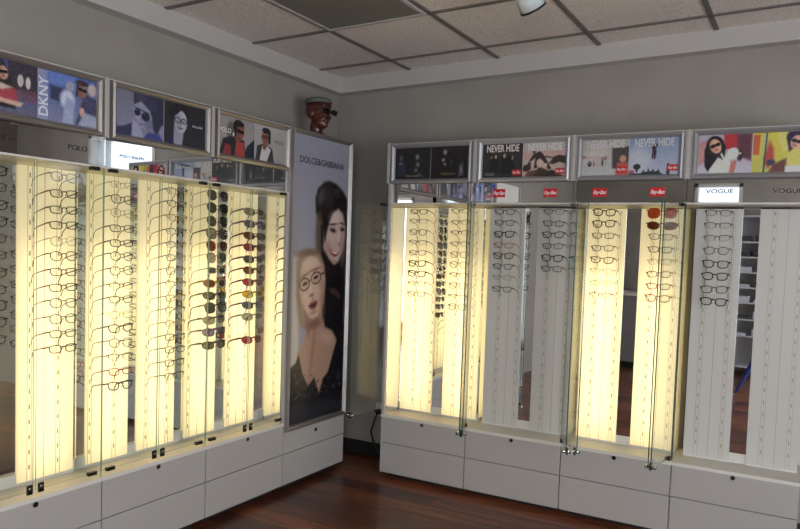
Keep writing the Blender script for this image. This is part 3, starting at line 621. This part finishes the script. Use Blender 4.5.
# ================================================================ TALL POSTER
root = empty('framed_poster', (0, -.587, 0), R90, 'tall framed poster of two women, one smiling and one in glasses, in the corner', 'poster')
x0, x1, z0, z1 = .006, WP-.004, .365, 2.178; t = .032
fo = snap_frame(root, x0, x1, z0, z1, t, .022, M_BRONZE); fo.location = (0, -.0015, 0)
ph = z1-z0-2*t+.004; pw = x1-x0-2*t+.004      # ~1.753 x .541 ; width in units of height = .309
HS = (34, 26, 26)
P = [grad((146, 146, 162), (150, 151, 170)), pol([(.05, 0), (.31, 0), (.31, .70), (.24, .60), (.17, .60), (.14, .56), (.1, .3)], (27, 24, 28), .03),
     # woman behind: upswept dark hair with loose strands, face turned down to the right
     pol([(.116, .79), (.13, .825), (.165, .85), (.195, .857), (.235, .85), (.275, .83), (.305, .80), (.31, .70), (.31, .55), (.26, .55), (.2, .62), (.175, .64), (.16, .70), (.135, .72), (.12, .74)], (38, 32, 34), .012),
     ell(.15, .80, .018, .032, (84, 82, 92, .8), -25, .02), ell(.19, .80, .03, .045, (58, 52, 56, .7), 10, .03), ell(.24, .82, .02, .02, (60, 55, 60, .7), 0, .02),
     pol([(.125, .74), (.15, .74), (.165, .68), (.172, .62), (.16, .57), (.13, .58), (.122, .66)], (92, 74, 62, .85), .02), pol([(.15, .70), (.165, .70), (.17, .60), (.155, .58)], (44, 36, 36), .01),
     pol([(.168, .62), (.20, .58), (.235, .555), (.262, .57), (.285, .61), (.297, .66), (.296, .70), (.28, .745), (.252, .762), (.222, .745), (.20, .71), (.185, .67), (.18, .64)], (214, 184, 174), .012),
     ell(.285, .64, .018, .07, (176, 134, 124, .7), 0, .03), ell(.20, .61, .022, .035, (176, 132, 122, .7), 35, .025), ell(.235, .725, .03, .02, (232, 208, 198, .6), 0, .03),
     ell(.222, .682, .019, .010, (120, 84, 80, .8), -8, .012), ell(.221, .681, .014, .0045, (34, 26, 30), -8, .005), ell(.279, .688, .013, .008, (120, 84, 80, .8), 0, .012), ell(.280, .686, .010, .004, (34, 26, 30), 0, .005),
     ell(.222, .703, .022, .0035, (60, 44, 44, .9), 6, .006), ell(.281, .708, .015, .003, (60, 44, 44, .9), -8, .006),
     ell(.259, .655, .006, .026, (234, 210, 202, .7), -6, .010), ell(.263, .632, .010, .006, (160, 110, 104, .8), 0, .006), ell(.245, .625, .022, .022, (206, 166, 156, .5), 0, .02),
     pol([(.205, .612), (.225, .606), (.25, .600), (.262, .604), (.256, .590), (.236, .584), (.216, .594)], (150, 56, 62), .006), pol([(.212, .609), (.23, .603), (.257, .601), (.245, .594), (.224, .598)], (236, 226, 220), .004),
     ell(.236, .567, .018, .008, (180, 134, 124, .7), 0, .012), pol([(.16, .61), (.18, .60), (.205, .565), (.235, .548), (.26, .55), (.28, .50), (.2, .5), (.16, .56)], (40, 28, 32), .012),
     # woman in front: light hair combed back, round metal glasses, lips parted
     pol([(.0, .56), (.012, .575), (.04, .60), (.08, .612), (.12, .608), (.155, .59), (.178, .555), (.185, .50), (.18, .42), (.15, .36), (.07, .33), (.03, .36), (.0, .40)], (150, 126, 104), .012),
     pol([(.0, .58), (.03, .60), (.035, .54), (.025, .45), (.04, .36), (.045, .20), (.0, .16)], (196, 186, 176), .02), ell(.035, .50, .010, .07, (120, 98, 82, .7), 5, .02), ell(.08, .598, .06, .012, (116, 92, 76, .8), 5, .014),
     pol([(.075, .40), (.085, .34), (.07, .29), (.04, .25), (.03, .21), (.10, .12), (.165, .088), (.20, .14), (.25, .20), (.262, .27), (.24, .31), (.19, .33), (.172, .37), (.17, .42)], (178, 138, 118), .012),
     ell(.205, .29, .05, .02, (204, 168, 148, .7), -20, .03), ell(.125, .345, .04, .018, (122, 84, 70, .8), 10, .02), ell(.12, .24, .006, .07, (140, 100, 84, .7), -8, .02), pol([(.075, .39), (.085, .32), (.10, .30), (.10, .38)], (132, 98, 82, .8), .02),
     pol([(.045, .53), (.055, .565), (.09, .585), (.13, .582), (.165, .555), (.180, .51), (.178, .45), (.165, .40), (.145, .372), (.12, .364), (.095, .372), (.065, .41), (.042, .46)], (212, 174, 152), .012),
     ell(.168, .45, .014, .07, (160, 116, 98, .8), 4, .03), ell(.056, .47, .012, .06, (186, 144, 122, .7), 4, .025), ell(.10, .56, .035, .018, (228, 196, 176, .7), 10, .03), ell(.075, .44, .018, .016, (222, 180, 158, .6), 0, .02), ell(.15, .46, .014, .016, (220, 176, 154, .6), 0, .02)]
def ring(cx, cy, rx, ry, rot, skin): return [ell(cx, cy, rx, ry, (52, 42, 42), rot, .0035), ell(cx, cy, rx-.0042, ry-.0042, skin, rot, .0035)]
P += [ell(.070, .489, .022, .014, (150, 108, 92, .6), 20, .016), ell(.131, .512, .022, .014, (150, 108, 92, .6), 20, .016)]
P += ring(.068, .487, .029, .0225, 15, (196, 158, 138)) + ring(.131, .509, .029, .0225, 15, (200, 162, 142)) + [
     ell(.070, .489, .0135, .0055, (66, 50, 48), 18, .005), ell(.130, .511, .0135, .0055, (66, 50, 48), 18, .005), pol([(.095, .497), (.105, .502), (.105, .506), (.095, .501)], (52, 42, 42), .003), pol([(.158, .52), (.182, .525), (.182, .530), (.158, .525)], (60, 48, 48), .004),
     ell(.066, .517, .022, .0032, (96, 70, 58, .9), 24, .008), ell(.127, .540, .022, .0032, (96, 70, 58, .9), 14, .008),
     ell(.103, .470, .006, .03, (230, 198, 180, .7), -8, .012), ell(.108, .448, .014, .006, (146, 100, 86, .8), 14, .006), ell(.114, .434, .006, .006, (180, 134, 116, .8), 0, .006),
     pol([(.090, .410), (.108, .424), (.118, .424), (.128, .430), (.144, .424), (.138, .406), (.122, .396), (.104, .398)], (146, 72, 72), .006), pol([(.096, .411), (.118, .417), (.140, .421), (.124, .408), (.108, .406)], (84, 36, 42), .004),
     ell(.120, .386, .02, .006, (164, 122, 104, .8), 12, .008),
     # dark dress with a lace neckline, arm of the woman behind
     pol([(.0, .20), (.03, .215), (.045, .24), (.07, .17), (.10, .125), (.135, .15), (.165, .088), (.185, .14), (.215, .16), (.24, .22), (.262, .27), (.31, .30), (.31, 0), (0, 0)], (30, 27, 32), .010),
     pol([(.235, .31), (.262, .29), (.29, .22), (.31, .18), (.31, .34)], (34, 28, 32), .01), pol([(.21, .47), (.25, .465), (.28, .44), (.27, .43), (.22, .45)], (112, 66, 62, .7), .015)]
_r = random.Random(8)
for _k in range(46):
    _u = _r.uniform(.02, .29); _v = .13+.10*abs(_u-.165)+_r.uniform(-.05, .03)
    P.append(ell(_u, _v, .006, .003, (92, 90, 98, .6), _r.uniform(0, 180), .006))
P += [pol([(0, 0), (.31, 0), (.31, .05), (0, .07)], (50, 49, 55, .8), .04), spk(2.0)]
pr = print_mesh('printed_picture', root, x0+t-.002, z0+t-.002, pw, ph, -.0055, P, res=300, blur=1.3, sat=.85)
text('lettering', 'DOLCE&GABBANA', .056, M_BTXT, (.303, -.0062, 1.998), pr, sx=.93, bold=.0006)

# ================================================================ EYEGLASSES
FM = {}
def fm(name, c, rough=.25, metal=0.): FM[name] = mat(name.replace(' ', '_')+'_frame', srgb(*c), rough, metal); return FM[name]
fm('black', (26, 24, 26)); fm('dark brown', (62, 42, 32)); fm('tortoiseshell', (98, 60, 36)); fm('gunmetal', (78, 76, 78), .3, .6)
fm('red', (150, 40, 44)); fm('burgundy', (92, 30, 46)); fm('grey', (120, 116, 110), .3, .4); fm('golden', (150, 118, 62), .3, .7)
fm('orange brown', (158, 84, 50)); fm('dark blue', (40, 46, 78)); fm('yellowish', (150, 128, 50)); fm('purple', (86, 60, 96))
M_CLR = glass_mat('clear_plastic', (.80, .79, .74, 1), 1.5, .1)
FM['clear'] = M_CLR
LM = {'clear': glass_mat('clear_lens', (.965, .97, .965, 1), 1.3), 'grey': glass_mat('grey_lens', (.24, .25, .23, 1), 1.5), 'green': glass_mat('green_lens', (.30, .31, .24, 1), 1.5),
      'brown': glass_mat('brown_lens', (.36, .18, .08, 1), 1.5), 'orange': glass_mat('orange_lens', (.62, .24, .12, 1), 1.5), 'pink': glass_mat('pink_lens', (.50, .14, .20, 1), 1.5), 'blue': glass_mat('blue_grey_lens', (.22, .26, .34, 1), 1.5),
      'yellow': glass_mat('yellow_lens', (.68, .54, .12, 1), 1.5), 'violet': glass_mat('violet_lens', (.40, .36, .52, 1), 1.5), 'pale': glass_mat('pale_grey_lens', (.5, .5, .47, 1), 1.5)}
def lens_outline(a, b_, n, skew, drop, N=26):
    pts = []
    for k in range(N):
        t_ = 2*math.pi*k/N; c, s = math.cos(t_), math.sin(t_)
        x = a*abs(c)**(2/n)*(1 if c >= 0 else -1); z = b_*abs(s)**(2/n)*(1 if s >= 0 else -1)
        z += skew*x/a*b_; x += -drop*x*(0.5-z/b_/2)
        pts.append((x, z))
    return pts
# style: a, b, exponent, skew(outer corner up), taper, rim radius, lower rim factor, temple half height
STY = {
    'rectangular': (.0255, .0155, 3.4, .05, .10, .0020, 1., .0028),
    'bold': (.0262, .0185, 3.2, .08, .14, .0029, 1., .0038),
    'rounded': (.0245, .0195, 2.3, .0, .06, .0018, 1., .0024),
    'half-rim': (.0262, .0150, 3.0, .05, .12, .0020, .35, .0025),
    'wide': (.0275, .0180, 2.7, .10, .16, .0024, 1., .0034),
    'aviator': (.0290, .0240, 2.4, .04, .22, .0012, 1., .0016),
    'large sun': (.0300, .0240, 2.8, .02, .12, .0024, 1., .0038),
    'wrap sun': (.0315, .0175, 2.6, .16, .12, .0022, 1., .0048),
}
_cache = {}
def style_meshes(sty):
    if sty in _cache: return _cache[sty]
    a, b_, n, sk, dr, r, lf, th = STY[sty]; dx = a+.009
    dummy = M_BLACK
    fr = MB(); wrap = .0 if sty != 'wrap sun' else 1.1
    def yb(x): return 1.1*x*x+wrap*2.0*x*x
    lens = {}
    for s in (-1, 1):
        o = lens_outline(a, b_, n, sk, dr)
        pts = [(s*(dx+x), yb(dx+x), z) for (x, z) in o]
        rr = [(r*(1 if z > -b_*.2 else lf), r*(1 if z > -b_*.2 else lf)) for (x, z) in o]
        fr.tube(pts, r, dummy, 6, closed=True, rr=rr)
        L = MB(); L.poly([(x, y-.0004, z) for (x, y, z) in pts], dummy, .0012, 1); lens[s] = L
        ex = dx+a; fr.tube([(s*(ex-.001), yb(ex), b_*.62+sk*b_), (s*(ex+.005), yb(ex)+.001, b_*.66+sk*b_), (s*.0675, yb(ex)+.006, b_*.64+sk*b_)], r, dummy, 6, rr=[(r*1.3, r*1.5)]*3)
    bz = b_*.35
    fr.tube([(-.0105, yb(.01), bz), (-.004, -.001, bz+.004), (.004, -.001, bz+.004), (.0105, yb(.01), bz)], r*1.15, dummy, 6)
    for s in (-1, 1):   # nose pads
        fr.tube([(s*.0095, .002, -.001), (s*.0075, .006, -.006), (s*.008, .006, -.011)], .0011, dummy, 5)
    tm = {}
    hz = b_*.64+sk*b_; y0 = yb(dx+a)+.005
    for s in (-1, 1):
        T = MB(); pts = [(s*.0675, y0, hz), (s*.0685, y0+.03, hz), (s*.0675, y0+.070, hz-.001), (s*.0655, y0+.092, hz-.003), (s*.0635, y0+.107, hz-.012), (s*.0615, y0+.119, hz-.032)]
        rr = [(.0011, th), (.0011, th*.9), (.0010, th*.75), (.0010, th*.75), (.0011, th*.9), (.0012, th*1.0)]
        # tube radii: first is along the u axis; swap so that the tall side is vertical
        T.tube(pts, .001, dummy, 6, rr=[(q[1], q[0]) for q in rr]); tm[s] = T
    def mk(mb, nm):
        me = bpy.data.meshes.new(nm); me.from_pydata(mb.v, [], mb.f); me.materials.append(None)
        me.polygons.foreach_set('use_smooth', [True]*len(mb.f) if nm != 'lens' else [False]*len(mb.f)); me.update(); return me
    _cache[sty] = dict(frame=mk(fr, 'frame_front'), tl=mk(tm[-1], 'temple'), tr=mk(tm[1], 'temple'), ll=mk(lens[-1], 'lens'), lr=mk(lens[1], 'lens'))
    return _cache[sty]
def place(name, me, m_, parent):
    o = bpy.data.objects.new(name, me); COL.objects.link(o); o.parent = parent
    o.material_slots[0].link = 'OBJECT'; o.material_slots[0].material = m_
    return o
def glasses(sty, color, lens, loc, rz, label, group, sun, pitch=0.):
    S = style_meshes(sty)
    r = empty('sunglasses' if sun else 'eyeglasses', loc, rz, label, 'sunglasses' if sun else 'glasses', group)
    if sun and sty != 'rectangular': r.scale = (1.1, 1.0, 1.14)
    r.rotation_euler = (pitch, random.uniform(-.03, .03), rz+random.uniform(-.04, .04))
    place('frame_front', S['frame'], FM[color], r)
    place('temple', S['tl'], FM[color], r); place('temple', S['tr'], FM[color], r)
    place('lens', S['ll'], LM[lens], r); place('lens', S['lr'], LM[lens], r)
    return r
ORD = ['topmost', 'second from the top', 'third from the top', 'fourth from the top', 'fifth from the top', 'sixth from the top', 'seventh from the top', 'eighth from the top', 'ninth from the top', 'tenth from the top', 'eleventh from the top', 'twelfth from the top', 'thirteenth from the top', 'fourteenth from the top', 'fifteenth from the top']
def column(base, rz, x_or_y, where, group, specs, sun=False, rows=None):
    """specs: list of (style, colour, lens); base 'L' columns sit on the left row, 'R' on the back row"""
    for i, sp in enumerate(specs):
        if sp is None: continue
        sty, colr, ln = sp; k = rows[i] if rows else i
        z = Z0-.015-PITCH*k+random.uniform(-.003, .003)
        loc = (-.048, x_or_y, z) if base == 'L' else (x_or_y, .048, z)
        st = {'large sun': 'large', 'wrap sun': 'wraparound'}.get(sty, sty)
        lens_w = '' if ln == 'clear' else (' with %s lenses' % {'grey': 'grey', 'green': 'green-grey', 'pale': 'pale grey', 'blue': 'blue-grey'}.get(ln, ln))
        kind = 'sunglasses' if ln != 'clear' else 'glasses'
        if lens_w: lab = '%s %s %s%s, %s in %s' % (colr, st, kind, '', ORD[i], where)
        else: lab = '%s %s %s, %s in %s' % (colr, st, kind, ORD[i], where)
        glasses(sty, colr, ln, loc, rz, lab, group, ln != 'clear', random.uniform(-.24, -.17))
def mixed(n, seed, cols, stys):
    r = random.Random(seed); return [(r.choice(stys), r.choice(cols), 'clear') for _ in range(n)]
DK = ['black', 'black', 'dark brown', 'gunmetal', 'black']; MT = ['gunmetal', 'grey', 'dark brown', 'golden', 'gunmetal']
OPT = ['rectangular', 'half-rim', 'rounded', 'rectangular', 'wide']
column('L', R90, -2.248, 'the column cut by the left edge', 'glasses at the left edge', mixed(11, 3, ['black', 'dark brown', 'black'], ['bold', 'wide', 'rectangular']))
column('L', R90, -2.86, 'the column beyond the left edge', 'glasses beyond the left edge', mixed(9, 9, ['black'], ['bold', 'wide']))
column('L', R90, -2.55, 'the inner column beyond the left edge', 'glasses beyond the left edge', mixed(9, 11, ['black'], ['bold', 'wide']))
a2 = mixed(12, 21, DK, ['rectangular', 'rounded', 'half-rim', 'rectangular']); a2[0] = ('rounded', 'grey', 'clear'); a2[4] = ('rounded', 'clear', 'clear')
column('L', R90, -1.95, 'leftmost full column, left wall', 'clear glasses in the left cabinet', a2)
b1 = mixed(15, 22, DK, OPT); b1[0] = ('half-rim', 'clear', 'clear'); b1[2] = ('rounded', 'clear', 'clear'); b1[9] = ('rectangular', 'clear', 'clear'); b1[13] = ('rectangular', 'red', 'clear'); b1[1] = ('rounded', 'black', 'clear')
column('L', R90, -1.670, 'second full column, left wall', 'clear glasses in the middle left cabinet', b1)
b2 = mixed(15, 23, MT, ['half-rim', 'half-rim', 'rectangular']); b2[6] = ('rounded', 'grey', 'clear')
for k in (11, 12, 13): b2[k] = ('rectangular', 'black', 'clear')
column('L', R90, -1.360, 'third full column, left wall', 'clear glasses in the middle left cabinet', b2)
column('L', R90, -1.092, 'left sunglasses column, left wall', 'sunglasses in the corner cabinet',
       [('aviator', 'black', 'grey'), ('aviator', 'black', 'grey'), ('aviator', 'gunmetal', 'green'), ('large sun', 'black', 'pale'), ('aviator', 'golden', 'brown'), ('aviator', 'grey', 'pale'), ('rectangular', 'grey', 'grey'),
        ('wrap sun', 'yellowish', 'brown'), ('wrap sun', 'black', 'green'), ('large sun', 'black', 'grey'), ('wrap sun', 'gunmetal', 'pale'), ('wrap sun', 'purple', 'violet'), ('wrap sun', 'black', 'green')], True)
column('L', R90, -.806, 'right sunglasses column, left wall', 'sunglasses in the corner cabinet',
       [('wrap sun', 'grey', 'pale'), ('wrap sun', 'purple', 'violet'), ('wrap sun', 'dark brown', 'brown'), ('wrap sun', 'burgundy', 'pink'), ('wrap sun', 'dark blue', 'grey'), ('wrap sun', 'dark brown', 'brown'), ('wrap sun', 'burgundy', 'pink'),
        ('wrap sun', 'yellowish', 'yellow'), ('wrap sun', 'dark blue', 'blue'), ('wrap sun', 'grey', 'pale'), ('wrap sun', 'burgundy', 'pink')], True, rows=[1, 2, 3, 4, 5, 6, 7, 8, 9, 10, 12])
column('R', 0, .512, 'first column of the back row', 'glasses in the first cabinet of the back row', [('rectangular', 'black', 'clear'), ('half-rim', 'grey', 'clear'), ('rounded', 'dark brown', 'clear'), ('half-rim', 'gunmetal', 'clear'), ('rectangular', 'grey', 'clear'), ('bold', 'black', 'clear'), ('bold', 'black', 'clear'), ('half-rim', 'grey', 'clear'), ('rectangular', 'grey', 'clear')])
column('R', 0, .808, 'second column of the back row', 'glasses in the first cabinet of the back row', mixed(10, 31, ['gunmetal', 'grey', 'dark brown', 'black'], ['half-rim', 'rectangular', 'rounded']))
c = mixed(8, 32, ['black'], ['rectangular', 'rounded', 'wide']); c[2] = ('bold', 'black', 'clear'); c[3] = ('rectangular', 'orange brown', 'clear'); c[6] = ('half-rim', 'clear', 'clear')
column('R', 0, 1.100, 'third column of the back row', 'glasses in the dark cabinet of the back row', c)
c = mixed(6, 33, ['black', 'black', 'gunmetal'], ['rounded', 'wide', 'rectangular']); c[0] = ('half-rim', 'gunmetal', 'clear'); c[4] = ('bold', 'black', 'clear')
column('R', 0, 1.404, 'fourth column of the back row', 'glasses in the dark cabinet of the back row', c)
column('R', 0, 1.694, 'fifth column of the back row', 'glasses in the lit cabinet under the snow scene', [('bold', 'black', 'clear'), ('bold', 'black', 'clear'), ('rectangular', 'black', 'clear'), ('rectangular', 'black', 'clear'), ('wide', 'black', 'clear'), ('half-rim', 'clear', 'clear'), ('half-rim', 'clear', 'clear'), ('half-rim', 'grey', 'clear')])
column('R', 0, 2.004, 'sixth column of the back row', 'glasses in the lit cabinet under the snow scene', [('large sun', 'orange brown', 'orange'), ('wrap sun', 'tortoiseshell', 'brown'), ('rectangular', 'grey', 'clear'), ('rectangular', 'tortoiseshell', 'clear'), ('half-rim', 'clear', 'clear'), ('rectangular', 'tortoiseshell', 'clear'), ('rectangular', 'red', 'clear'), ('wide', 'red', 'clear')])
c = [('half-rim', 'black', 'clear'), ('half-rim', 'gunmetal', 'clear'), ('half-rim', 'gunmetal', 'clear'), ('rounded', 'black', 'clear'), ('bold', 'dark brown', 'clear'), ('bold', 'black', 'clear'), ('wide', 'dark brown', 'clear'), ('bold', 'black', 'clear')]
column('R', 0, 2.285, 'rightmost column of the back row', 'glasses in the dark cabinet at the right edge', c)

# ================================================================ CARVED HEAD ON THE CORNER CABINET
def head_sculpture():
    t = empty('head_sculpture', (-.13, -.165, ZL['zt']+.001), math.radians(-8), 'reddish brown model head with a grey cap on top of the tall poster cabinet', 'sculpture')
    # local: face looks to +x, z up. Head shaped by combining soft ellipsoids, then remeshed to one skin
    bm = bmesh.new()
    def sph(c, r, rot=None, seg=20):
        res = bmesh.ops.create_uvsphere(bm, u_segments=seg, v_segments=seg//2+2, radius=1.0)
        M_ = Matrix.Translation(c) @ (rot.to_matrix().to_4x4() if rot else Matrix.Identity(4)) @ Matrix.Diagonal((*r, 1))
        bmesh.ops.transform(bm, matrix=M_, verts=res['verts'])
    from mathutils import Euler
    sph((-.012, 0, .185), (.088, .068, .072)); sph((.012, 0, .150), (.066, .058, .072)); sph((.030, 0, .100), (.044, .042, .040)); sph((.058, 0, .084), (.018, .020, .016))
    sph((.074, 0, .205), (.012, .040, .030)); sph((.079, 0, .168), (.012, .042, .010)); sph((.088, 0, .150), (.011, .010, .026), Euler((0, -.25, 0))); sph((.097, 0, .134), (.011, .013, .009))
    sph((.076, 0, .112), (.012, .021, .006)); sph((.074, 0, .101), (.011, .019, .006)); sph((.052, .035, .138), (.020, .018, .018)); sph((.052, -.035, .138), (.020, .018, .018))
    for s in (-1, 1):
        sph((-.008, s*.066, .150), (.018, .007, .028), Euler((0, .2, 0))); sph((.066, s*.024, .160), (.010, .013, .008))
    sph((-.018, 0, .070), (.044, .042, .075)); sph((-.010, 0, .022), (.060, .056, .022))
    me = bpy.data.meshes.new('head'); bm.to_mesh(me); bm.free()
    M_WD = noise_mat('reddish_brown_lacquer', srgb(52, 24, 20), srgb(92, 46, 36), 16, .3, 0, (1, 1, .3))
    me.materials.append(M_WD)
    o = bpy.data.objects.new('head', me); COL.objects.link(o); o.parent = t
    rm = o.modifiers.new('remesh', 'REMESH'); rm.mode = 'VOXEL'; rm.voxel_size = .0042; rm.use_smooth_shade = True
    sm = o.modifiers.new('smooth', 'SMOOTH'); sm.iterations = 3; sm.factor = .5
    b = MB(); N = 24; rings = [(.0, .243, .100), (.35, .255, .098), (.7, .266, .085), (1, .272, .055)]
    prev = None
    def ringv(z, sx, sy, cx=-.008):
        i = len(b.v)
        for k in range(N):
            a = 2*math.pi*k/N; b.v.append((cx+sx*math.cos(a), sy*math.sin(a), z))
        return i
    R_ = [ringv(.222, .092, .073), ringv(.236, .096, .077), ringv(.250, .088, .070), ringv(.260, .062, .048), ringv(.263, .02, .016)]
    M_CAP = mat('grey_cap_cloth', srgb(96, 98, 92), .6)
    for i0, i1 in zip(R_[:-1], R_[1:]):
        for k in range(N): b.face([i0+k, i0+(k+1) % N, i1+(k+1) % N, i1+k], M_CAP, True)
    b.face([R_[-1]+k for k in range(N)], M_CAP, True); b.face([R_[0]+k for k in range(N)][::-1], M_CAP)
    b.tube([(.070, -.045, .226), (.092, -.025, .224), (.098, 0, .223), (.092, .025, .224), (.070, .045, .226)], .003, M_CAP, 6)
    tag(b.build('cap', t), 'grey flat cap')
    for s in (-1, 1):
        e = MB(); e.tube([(.073, s*.024, .160), (.0755, s*.024, .160)], .008, M_BLACK, 12, rr=[.008, .004]); e.build('eye', t)
    return t
head_sculpture()
g = glasses('rectangular', 'black', 'brown', (0, 0, 0), 0, 'dark glasses worn by the reddish model head', None, True)
a_ = math.radians(-8); g.rotation_euler = (0, 0, a_+R90)
g.location = (-.13+math.cos(a_)*.107, -.165+math.sin(a_)*.107, ZL['zt']+.163)

# small wall socket with plug and cable in the dark gap between the rows
t = empty('wall_socket', (.07, YW1, .34), 0, 'wall socket with a plug and dark cable in the gap between the cabinet rows', 'socket')
b = MB(); b.box(-.04, .04, -.012, 0, -.05, .05, M_WHITE2); b.build('face_plate', t, bevel=.003)
b = MB(); b.box(-.016, .016, -.05, -.012, -.03, .0, M_BLACK); b.build('plug', t, bevel=.004)
b = MB(); b.tube([(0, -.045, -.02), (-.01, -.07, -.07), (-.03, -.08, -.15), (-.01, -.07, -.23), (.03, -.06, -.30), (.08, -.06, -.332)], .006, M_BLACK, 8); b.build('cable', t)

# ================================================================ THINGS BEHIND THE CAMERA (seen in the mirrors)
M_DESK = mat('grey_counter', srgb(132, 130, 134), .5)
t = empty('reception_counter', (.6, -5.65, 0), 0, 'grey reception counter reflected in the mirror strip of the lit cabinet', 'counter')
b = MB(); b.box(-.9, .9, -.3, .25, .08, .98, M_DESK); b.build('body', t)
b = MB(); b.box(-.95, .95, -.34, .30, .98, 1.02, M_WHITE2); b.build('countertop', t)
b = MB(); b.box(-.86, .86, -.26, .2, 0, .08, M_DARK); b.build('plinth', t)
t = empty('shelf_unit', (1.95, -5.98, 0), 0, 'white shelf unit reflected in the narrow mirror of the right cabinet', 'shelf unit')
M_SHW = mat('cool_white_shelf', srgb(196, 198, 206), .4)
b = MB()
b.box(-.36, -.34, -.2, .18, 0, 2.1, M_SHW); b.box(.34, .36, -.2, .18, 0, 2.1, M_SHW); b.box(-.34, .34, -.2, -.18, 0, 2.1, M_SHW); b.build('frame', t)
zs_ = [.10, .5, .72, .94, 1.14, 1.34, 1.54, 1.74, 2.08]
for z_ in zs_:
    b = MB(); b.box(-.34, .34, -.18, .18, z_, z_+.018, M_SHW); b.build('shelf', t)
M_CP = mat('pale_card', srgb(186, 188, 200), .6); M_CDK = mat('dark_card', srgb(60, 60, 66), .6)
r = random.Random(4)
NTH = ['second', 'third', 'fourth', 'fifth', 'sixth', 'seventh', 'eighth']
for i_, z_ in enumerate(zs_[1:-1]):
    for q, pos in enumerate(('left', 'middle', 'right')):
        x = -.21+.2*q+r.uniform(-.02, .02); hh = r.uniform(.03, .10); dark = r.random() < .35
        b = MB(); b.box(x-.08, x+.08, -.08, .14, z_+.019, z_+.019+hh, M_CDK if dark else M_CP)
        o = b.build('carton', None); o.location = (1.95, -5.98, 0)
        tag(o, '%s carton, %s on the %s shelf from the bottom of the mirrored shelf unit' % ('dark' if dark else 'pale', pos, NTH[i_]), 'box', 'cartons on the mirrored shelf unit')
t = empty('umbrella', (2.065, -4.0, 0), .0, 'blue folded umbrella standing aslant, glimpsed in the right mirror strip', 'umbrella')
M_BLUE = mat('blue_cloth', srgb(36, 62, 150), .6)
b = MB(); b.tube([(0, 0, .06), (.03, 0, .12), (.18, 0, .46), (.22, 0, .56)], .03, M_BLUE, 12, rr=[.008, .018, .026, .012]); b.build('canopy', t)
b = MB(); b.tube([(-.035, 0, .006), (0, 0, .06)], .004, M_CHROME, 8); b.build('tip', t)
b = MB(); b.tube([(.215, 0, .545), (.26, 0, .66), (.28, 0, .68), (.31, 0, .67), (.31, 0, .64)], .008, M_BLACK, 8); b.build('handle', t)
